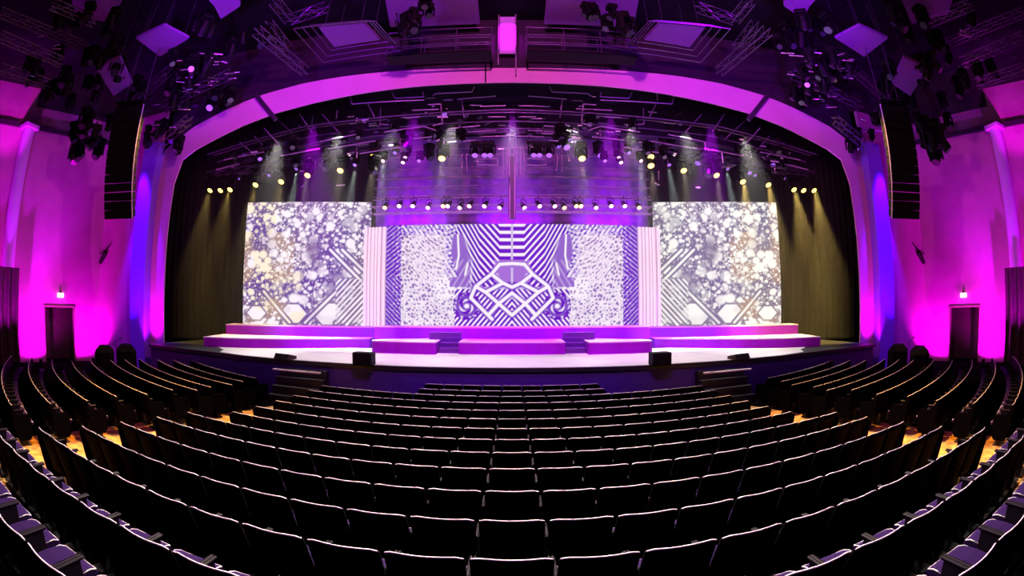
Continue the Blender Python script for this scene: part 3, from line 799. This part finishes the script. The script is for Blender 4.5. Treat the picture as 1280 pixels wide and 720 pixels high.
for s, nm in ((-1, 'left'), (1, 'right')):
    for q, f in enumerate(frames):
        Y = 17.9+(q*37 % 17)*.09
        pts = [atY(a, b, Y) for a, b in f]
        pipe('thin grey pipe in the rig under the arch, %s half, lit from below' % nm, [(s*abs(p.x), p.y, p.z) for p in pts], .028, 'pale_metal', group='thin grey rig pipes, %s half' % nm)
# battens across with many dark lamps
for q, (y, z) in enumerate(((17.9, 8.0), (18.4, 8.1), (18.9, 7.9), (19.5, 7.8), (20.2, 8.0), (21.0, 8.2), (21.8, 8.3))):
    pipe('long dark batten across the stage, %s behind the arch' % ORD[q+1], [(-14.5, y, z-.9), (-9, y, z-.2), (0, y, z), (9, y, z-.2), (14.5, y, z-.9)], .035, 'grey_metal')
random.seed(11)
nl = 0
for q in range(74):
    s = -1 if q % 2 else 1; nm = 'left' if s < 0 else 'right'
    px = random.uniform(290, 625); lo_y = 250-(px-250)*.16; py = random.uniform(max(128, 178-(px-260)*.22), min(205, lo_y-18))
    Y = random.uniform(17.9, 20.2); p = atY(px, py, Y)
    kind = random.choice(['dark', 'dark', 'pard', 'violet', 'dark'])
    hang(kind, (s*abs(p.x), Y, p.z), 'unlit black lamp among the rig pipes, %s half of stage' % nm, 'unlit lamps in the %s half of the rig' % nm, random.uniform(.9, 1.3), random.uniform(-1, 1))
# white/cool lamps near amber row
for s, nm in ((-1, 'left'), (1, 'right')):
    for q, (px, py) in enumerate(((300, 222), (338, 218), (372, 210), (438, 192), (445, 205), (480, 200), (505, 202), (508, 196), (525, 200), (495, 190))):
        p = atY(px, py, 19.3)
        hang('white' if q in (5, 6, 7, 3) else 'violet', (s*abs(p.x), p.y, p.z+.4), 'pale lamp among the amber lights, %s counting inward from the %s end' % (ORD[q+1], nm), 'pale lamps among the amber row', .8, s*.3)

for s, nm in ((-1, 'left'), (1, 'right')):
    for q in range(62):  # random short bars added as small glints in the rig
        px = random.uniform(285, 632); f_ = (px-285)/350
        py = random.uniform(190-72*min(1, f_*1.9), 222-22*f_) if q < 52 else random.uniform(205, 235)
        if px > 470 and py > 185: py -= 30
        Y = random.uniform(17.9, 20.5); p = atY(px, py, Y); L = random.uniform(.12, .5)
        dr_ = random.choice([(1, 0, 0), (1, 0, 0), (.7, .7, 0), (1, 0, .04), (0, 0, 1)])
        d_ = Vector(dr_)*L
        pipe('short pale bar added for sparkle among the rig pipes, %s half of the stage' % nm, [(s*abs(p.x), p.y, p.z), (s*(abs(p.x)+d_.x), p.y+d_.y, p.z+d_.z)], random.choice([.02, .03, .035]), random.choice(['pale_metal', 'chrome', 'nosing_white']), 'sparkle_bar', 'pipe', 'sparkle bars in the %s half of the rig' % nm)
    for q in range(46):  # more bars added for sparkle among the auditorium lamps
        a, b, g = ((212, 290), (66, 124), 0) if q < 30 else ((160, 235), (130, 185), 1) if q < 38 else ((2, 80), (35, 100), 2)
        px, py = random.uniform(*a), random.uniform(*b); z = (9.1, 8.0, 9.3)[g]+random.uniform(-.3, .3); p = atZ(px, py, z); L = random.uniform(.25, .7)
        pipe('short shiny bar added for sparkle among the lamps %s, %s side' % (('by the arch shoulder', 'over the violet column', 'above the side wall')[g], nm), [(s*abs(p.x), p.y, p.z), (s*(abs(p.x)-L*.75), p.y+L*.5, p.z+random.uniform(-.05, .1))], .03, random.choice(['pale_metal', 'chrome']), 'sparkle_bar', 'pipe', 'shiny bars %s, %s side' % (('by the arch shoulder', 'over the violet column', 'above the side wall')[g], nm))
# ---- auditorium catwalks
def catwalk(label, x0, x1, y, z, tilt=0):
    t = thing('catwalk', label, 'catwalk', ((x0+x1)/2, y, z)); L = x1-x0
    mb = MB(); mb.box((0, 0, -.04), (L, .7, .08)); mb.build('deck', 'black_metal', t)
    for dy in (-.35, .35):
        mb = MB()
        for h in (.35, .7, 1.05): mb.tube((-L/2, dy, h), (L/2, dy, h), .028, 6)
        n = int(L/1.2)
        for i in range(n+1): mb.tube((-L/2+L*i/n, dy, 0), (-L/2+L*i/n, dy, 1.08), .025, 5)
        mb.build('railing', 'grey_metal', t)
    return t
pA = atY(490, 66, 15.6)
catwalk('dark catwalk with three rails left of the lit panel above the arch', -4.7, -.75, 15.6, 9.35)
catwalk('dark catwalk with three rails right of the lit panel above the arch', .55, 4.7, 15.6, 9.35)
# panel standing in for the brightly lit wall at the centre above the arch
t = thing('lit_wall_panel', 'bright magenta panel standing in for lit wall at the centre above the arch', 'panel', (-.18, 16.6, 10.02))
mb = MB(); mb.box((0, 0, .9), (.62, .06, 1.9)); mb.build('panel', 'white_column', t)
for e, z_ in ((-.36, -.6), (.33, -1.0)): MB().tube((e, -.05, z_), (e, -.05, 1.95), .03, 6).build('pipe', 'pale_metal', t)
# straps over the arch
for s, nm in ((-1, 'left'), (1, 'right')):
    A, B = atY(321, 121, YP-.2), atY(345, 147, YP-.2)
    pipe('dark strap crossing the pink arch band on the %s' % nm, [(s*abs(A.x)*1.01, A.y, A.z+.15), (s*abs(B.x), B.y, B.z-.1)], .12, 'grey_metal', 'arch_strap', 'strap')
A, B = atY(607, 70, YP-.25), atY(607, 103, YP-.25)
pipe('thin dark conduit crossing the arch band just left of centre', [A, B], .03, 'black_metal', 'conduit')

# acoustic clouds: fitted through their pictured corners at the height they hang
def cloud(label, corners, z, frame=True):
    P = [ray(*c) for c in corners]; P = [p*(z/p.z) for p in P]
    return P
clouds = [([(170, 48), (200, 71), (236, 48), (205, 32)], 9.6, 'diamond-shaped ceiling panel beside the dark lamp cluster', False),
          ([(250, -12), (268, 8), (276, 24), (300, 8), (300, -12)], 10.2, 'ceiling panel at the top edge of the picture', False),
          ([(398, 34), (418, 59), (475, 50), (455, 29)], 9.9, 'rectangular ceiling panel inside a pipe frame above the arch', True),
          ([(480, -10), (488, 34), (530, 33), (600, 30), (596, -10)], 11.2, 'wide ceiling panel beside the centre catwalks', False),
          ([(85, -15), (95, 18), (140, 30), (160, -15)], 11.0, 'faint ceiling panel far out towards the corner', False),
          ([(120, 85), (142, 120), (165, 105), (150, 72)], 8.8, 'very dim round-shouldered ceiling panel near the hanging loudspeakers', False),
          ([(225, 140), (246, 133), (282, 138), (262, 148)], 9.4, 'dark ceiling panel just outside the arch shoulder', False)]
for s, nm in ((-1, 'left'), (1, 'right')):
    for q, (cs, z, lab, fr_) in enumerate(clouds):
        P = cloud(lab, cs, z); P = [Vector((s*abs(p.x), p.y, p.z)) for p in P]
        c = sum(P, Vector())/len(P)
        t = thing('acoustic_panel', lab+', %s side' % nm, 'ceiling panel', tuple(c))
        mb = MB(); mb.prism([((p-c).x, (p-c).y) for p in P], 'z', 0, .12); mb.build('panel', 'cloud', t)
        for p in P: MB().tube((p-c)*.8+Vector((0, 0, .1)), (p-c)*.8+Vector((0, 0, top-z)), .012, 4).build('hanger', 'grey_metal', t)
        if fr_:
            for k, g in enumerate((1.25, 1.5, 1.75)):
                mb = MB(); Q = [(p-c)*g+Vector((0, 0, -.15*k)) for p in P]; mb.poly(Q+[Q[0]], .022, 5); mb.build('frame', 'grey_metal', t)

# auditorium rig: trusses fanning over the seats with clusters of moving lights
runs = [((0, 45), (78, 78), 9.0, 'running in from the frame edge'), ((0, 85), (60, 105), 8.4, 'lowest by the side wall'), ((65, 5), (120, 28), 10.0, 'short, near the top corner'),
        ((320, 38), (382, 90), 9.6, 'crossing towards the arch strap'), ((335, 30), (360, 62), 10.0, 'parallel to and above the arch-strap truss'), ((342, 0), (362, 25), 10.6, 'meeting the top edge'), ((362, 25), (408, 9), 10.6, 'top edge, slanting the other way'),
        ((160, 135), (212, 88), 9.0, 'behind the lamp cluster'), ((205, 132), (290, 92), 8.9, 'over the arch shoulder'), ((500, 20), (508, 55), 10.2, 'short, beside the centre catwalk'), ((200, 180), (236, 150), 6.9, 'low by the violet column'), ((95, 165), (125, 105), 8.6, 'carrying the lamps before the side wall'),
        ((140, 165), (175, 120), 8.4, 'above the hanging loudspeakers'), ((0, 15), (110, 60), 10.6, 'long, high over the side seats')]
for s, nm in ((-1, 'left'), (1, 'right')):
    for q, (a, b, z, lab) in enumerate(runs):
        A, B = atZ(*a, z), atZ(*b, z)
        truss('dark ceiling truss, %s side, %s' % (nm, lab), (s*abs(A.x), A.y, z), (s*abs(B.x), B.y, z), .32, 'black_metal' if q in (9, 11) else 'grey_metal', r=.022)
random.seed(5)
clus = [((215, 68), (290, 122), 20, 9.2, 1.3, 'violet'), ((85, 140), (140, 165), 7, 7.6, 1.3, 'dark'), ((88, 160), (130, 190), 5, 7.0, 1.7, 'dark'), ((30, 78), (62, 100), 5, 9.0, 1.2, 'violet'), ((180, 145), (225, 180), 7, 8.2, 1.2, 'violet'), ((165, 95), (190, 140), 6, 9.2, 1.2, 'violet'),
        ((484, 15), (522, 40), 5, 10, 1.3, 'violet'), ((55, 70), (170, 130), 12, 9.3, 1.5, 'dark'), ((240, 20), (350, 60), 9, 10.2, 1.3, 'dark'), ((70, 10), (170, 70), 9, 10.2, 1.5, 'dark'), ((520, 2), (560, 25), 3, 10.6, 1.2, 'dark')]
cn = ['densest lamp cluster by the arch shoulder', 'lamps before the side wall', 'lowest lamps before the side wall', 'lamps by the outer side wall', 'lamps over the violet column', 'lamps between loudspeakers and arch', 'lamps beside the centre catwalk', 'dark lamps high before the side wall',
      'dark lamps near the top edge', 'dark lamps at the top corner', 'dark lamps over the arch top']
for s, nm in ((-1, 'left'), (1, 'right')):
    for ci, (a, b, num, z, sc, kind) in enumerate(clus):
        for q in range(num):
            px, py = random.uniform(a[0], b[0]), random.uniform(a[1], b[1])
            v = ray(px, py); zz = z+random.uniform(-.4, .2); p = v*(zz/v.z)
            if p.y > 15.9: p = p*(15.9/p.y)
            k = kind if random.random() < .14 else 'dark'
            hang(k, (s*abs(p.x), p.y, p.z+.3), 'black moving light, one of the %s, %s side' % (cn[ci], nm), '%s, %s' % (cn[ci], nm), sc*random.uniform(.8, 1.15), random.uniform(-3, 3))

# ------------------------------------------------------------------ lights
def spot(name, loc, target, col, power, size=40, blend=.5, rad=.1):
    l = bpy.data.lights.new(name, 'SPOT'); l.color = col; l.energy = power; l.spot_size = R_(size); l.spot_blend = blend; l.shadow_soft_size = rad
    o = bpy.data.objects.new(name, l); C.objects.link(o); o.location = loc
    o.rotation_euler = (Vector(target)-Vector(loc)).to_track_quat('-Z', 'Y').to_euler(); return o
def area(name, loc, target, col, power, sx, sy=None):
    l = bpy.data.lights.new(name, 'AREA'); l.color = col; l.energy = power; l.shape = 'RECTANGLE'; l.size = sx; l.size_y = sy or sx
    o = bpy.data.objects.new(name, l); C.objects.link(o); o.location = loc
    o.rotation_euler = (Vector(target)-Vector(loc)).to_track_quat('-Z', 'Y').to_euler(); return o
MAG = (1, .0, .95); VIO = (.42, .0, 1)
upn = 0
def uplight(p, target, col, power, size, label):
    t = thing('uplight', label, 'stage light', tuple(p))
    mb = MB(); mb.box((0, 0, .05), (.26, .18, .1)); mb.build('base', 'black_metal', t)
    mb = MB(); mb.tube((0, 0, .1), (0, 0, .26), .10, 10, .12); mb.build('barrel', 'black_metal', t)
    spot('uplight_lamp', (p[0], p[1], p[2]+.32), target, col, power, size, 1, .08)
for s, nm in ((-1, 'left'), (1, 'right')):
    for q, (y, pw) in enumerate(((15.9, 1500), (12.9, 2100), (10.7, 2300), (8.5, 2800))):
        x = wl(y)-1.15
        uplight((s*x, y, HB), (s*(x+1.15), y, HB+2.6), MAG, pw, 150, 'small floor uplight throwing magenta up the %s wall, %s from the stage' % (nm, ORD[q+1]))
    uplight((s*16.15, 15.95, HB), (s*16.4, 16.85, HB+4.5), MAG, 1700, 55, 'small floor uplight at the foot of the arch, %s side' % nm)
    # violet beam down the pillar
    spot('column_beam', (s*17.55, 15.5, 7.9), (s*17.5, 16.4, 1.0), (.13, .0, 1), 9000, 38, .5, .08)
    spot('column_up', (s*17.7, 15.3, HB+.4), (s*17.4, 16.4, 3), (.14, .0, 1), 3600, 38, .7, .08)
    # wash on the far pillar
    spot('pillar_wash', (s*21.0, 9.6, HB+.3), (s*(wl(12.15)-.4), 12.1, 4), (.62, 0, 1), 4000, 60, .7, .1)
    # pink front wash on arch and walls
    spot('front_wash', (-s*1, 4.5, 9.2), (s*20, 15.5, 3.0), (1, .20, .42), 3000, 60, .8, .1)
    # amber aisle wash
    spot('aisle_wash', (s*7.0, 13.6, 8.4), (s*7.5, 8.2, -2.7), (1, .40, .02), 10500, 36, .5, .12)
    spot('aisle_wash', (s*8.0, 10.5, 9.0), (s*9.3, 4.6, -2.6), (1, .40, .02), 10500, 40, .6, .12)
    spot('block_wash', (s*12.5, 14.5, 8.5), (s*12.6, 8.5, -2.4), (1, .55, .14), 5200, 62, .7, .12)
    spot('clutter_wash', (s*6, 9.0, 6.0), (s*13.5, 13.5, 9.2), (.42, .05, 1), 2600, 46, .7, .1)
    spot('upper_wall_up', (s*21.5, 9.5, 4.5), (s*24.4, 9.8, 10.2), MAG, 1500, 60, .8, .1)
    spot('door_wash', (s*19.5, 11.5, 7.0), (s*22.3, 14.2, HB), (1, .45, .2), 300, 34, .8, .12)
    # ceiling glow
    spot('ceiling_wash', (s*8, 6, 5.5), (s*9, 13.5, 12), (.42, 0, 1), 5200, 90, .8, .3)
spot('arch_wash', (0, 3.0, 9.0), (0, 17, 9.0), (1, .12, .72), 7000, 110, .6, .3)
spot('fascia_wash', (0, 9.0, 9.0), (0, 13.8, -2.4), (.28, .04, 1), 2400, 46, .8, .2)
spot('lit_wall_lamp', (-.2, 15.0, 11.6), (-.2, 16.6, 10.9), (1, 0, 1), 300, 45, .6, .05)  # added lamp, brightens the panel that stands for lit wall
# stage lamps
for s, q, p in LAMPS:
    if q in (0, 2, 3, 4, 5, 6, 7, 9):
        spot('amber_beam', (p.x, p.y-.1, p.z-.05), (p.x+s*(.8 if q < 3 else .2), p.y-.2, DZ), (1, .66, .16) if q < 5 else (1, .78, .55), (2600 if q > 4 else 2200 if s < 0 else 9000), (24 if q > 4 else 34), .7, .08)
for x in (-10.5, -7.5, -5, -2.5, 0, 2.5, 5, 7.5, 10.5):
    spot('stage_wash', (x, 18.4, 7.6), (x*1.02, 15.2+abs(x)*.10, DZ), (1, .95, .88), 2600+160*abs(x), 42, .7, .2)
for x in (-8.5, -4, 0, 4, 8.5):
    spot('violet_stage_beam', (x, 17.4, 8.0), (x*.95, 19.8, -1.3), (.5, 0, 1), 12000, 34, .6, .1)
for s in (-1, 1):
    for px, py, tx in ((445, 205, 7.6), (480, 200, 5.6), (372, 212, 10.5)):
        p = atY(px, py, 19.0)
        spot('pale_beam', (s*abs(p.x), p.y, p.z), (s*tx, 18.9, DZ), (.85, 1, .95), 6500, 17, .6, .08)
for x in (-4.5, 4.5): spot('pink_beam', (x, 17.8, 7.0), (x*.85, 16.4, DZ), (.9, .05, 1), 3000, 20, .4, .1)
for x in (-5, 0, 5):
    spot('haze_sheet_beam', (x, 21.9, 2.2), (x, 23.8, 4.0), (.32, 0, 1), 2600, 80, .8, .2)  # added lamps behind the screen that turn the haze sheet violet
area('rig_glow', (0, 18.5, 2.5), (0, 18.6, 9), (.6, .2, 1), 130, 14, 2)
area('house_wash', (0, 12.6, 8.7), (0, 3.5, -2), (1, .80, .66), 3000, 11, 1.2).data.spread = R_(92)
area('rear_wash', (0, 3, 10.5), (0, 1.8, -2), (.8, .12, 1), 420, 10, 1.5)

hz = MB(); hz.box((0, 20.8, 3.6), (32, 6.4, 10.4))
ho = hz.build('haze', 'drape'); tag(ho, 'thin theatrical haze hanging in the air over the stage', 'haze', kind='stuff')
hm = bpy.data.materials.new('haze'); hm.use_nodes = True; nt = hm.node_tree; nt.nodes.remove(nt.nodes['Principled BSDF'])
sc_ = nt.nodes.new('ShaderNodeVolumeScatter'); sc_.inputs['Density'].default_value = .016; sc_.inputs['Anisotropy'].default_value = .2
nt.links.new(sc_.outputs[0], nt.nodes['Material Output'].inputs['Volume'])
ho.data.materials.clear(); ho.data.materials.append(hm)
w = bpy.data.worlds.new('World'); S.world = w; w.use_nodes = True
w.node_tree.nodes['Background'].inputs[0].default_value = (.02, .004, .04, 1); w.node_tree.nodes['Background'].inputs[1].default_value = .15

# ------------------------------------------------------------------ camera
cd = bpy.data.cameras.new('camera'); cam = bpy.data.objects.new('camera', cd); C.objects.link(cam); S.camera = cam
cam.rotation_euler = (pi/2+PITCH, 0, 0)
cd.type = 'PANO'; cd.sensor_width = 36; cd.sensor_fit = 'HORIZONTAL'; cd.clip_start = .05; cd.clip_end = 200
for tgt in (cd, getattr(cd, 'cycles', None)):
    try:
        tgt.panorama_type = 'FISHEYE_EQUISOLID'; tgt.fisheye_lens = FPX/1280*36; tgt.fisheye_fov = pi
    except Exception as e: pass
S.view_settings.view_transform = 'Standard'; S.view_settings.look = 'None'; S.view_settings.gamma = 1; S.view_settings.use_curve_mapping = False
S.view_settings.exposure = 0
S.cycles.max_bounces = 5; S.cycles.diffuse_bounces = 3; S.cycles.glossy_bounces = 3; S.cycles.use_denoising = True
S.cycles.sample_clamp_indirect = 3; S.cycles.volume_bounces = 0
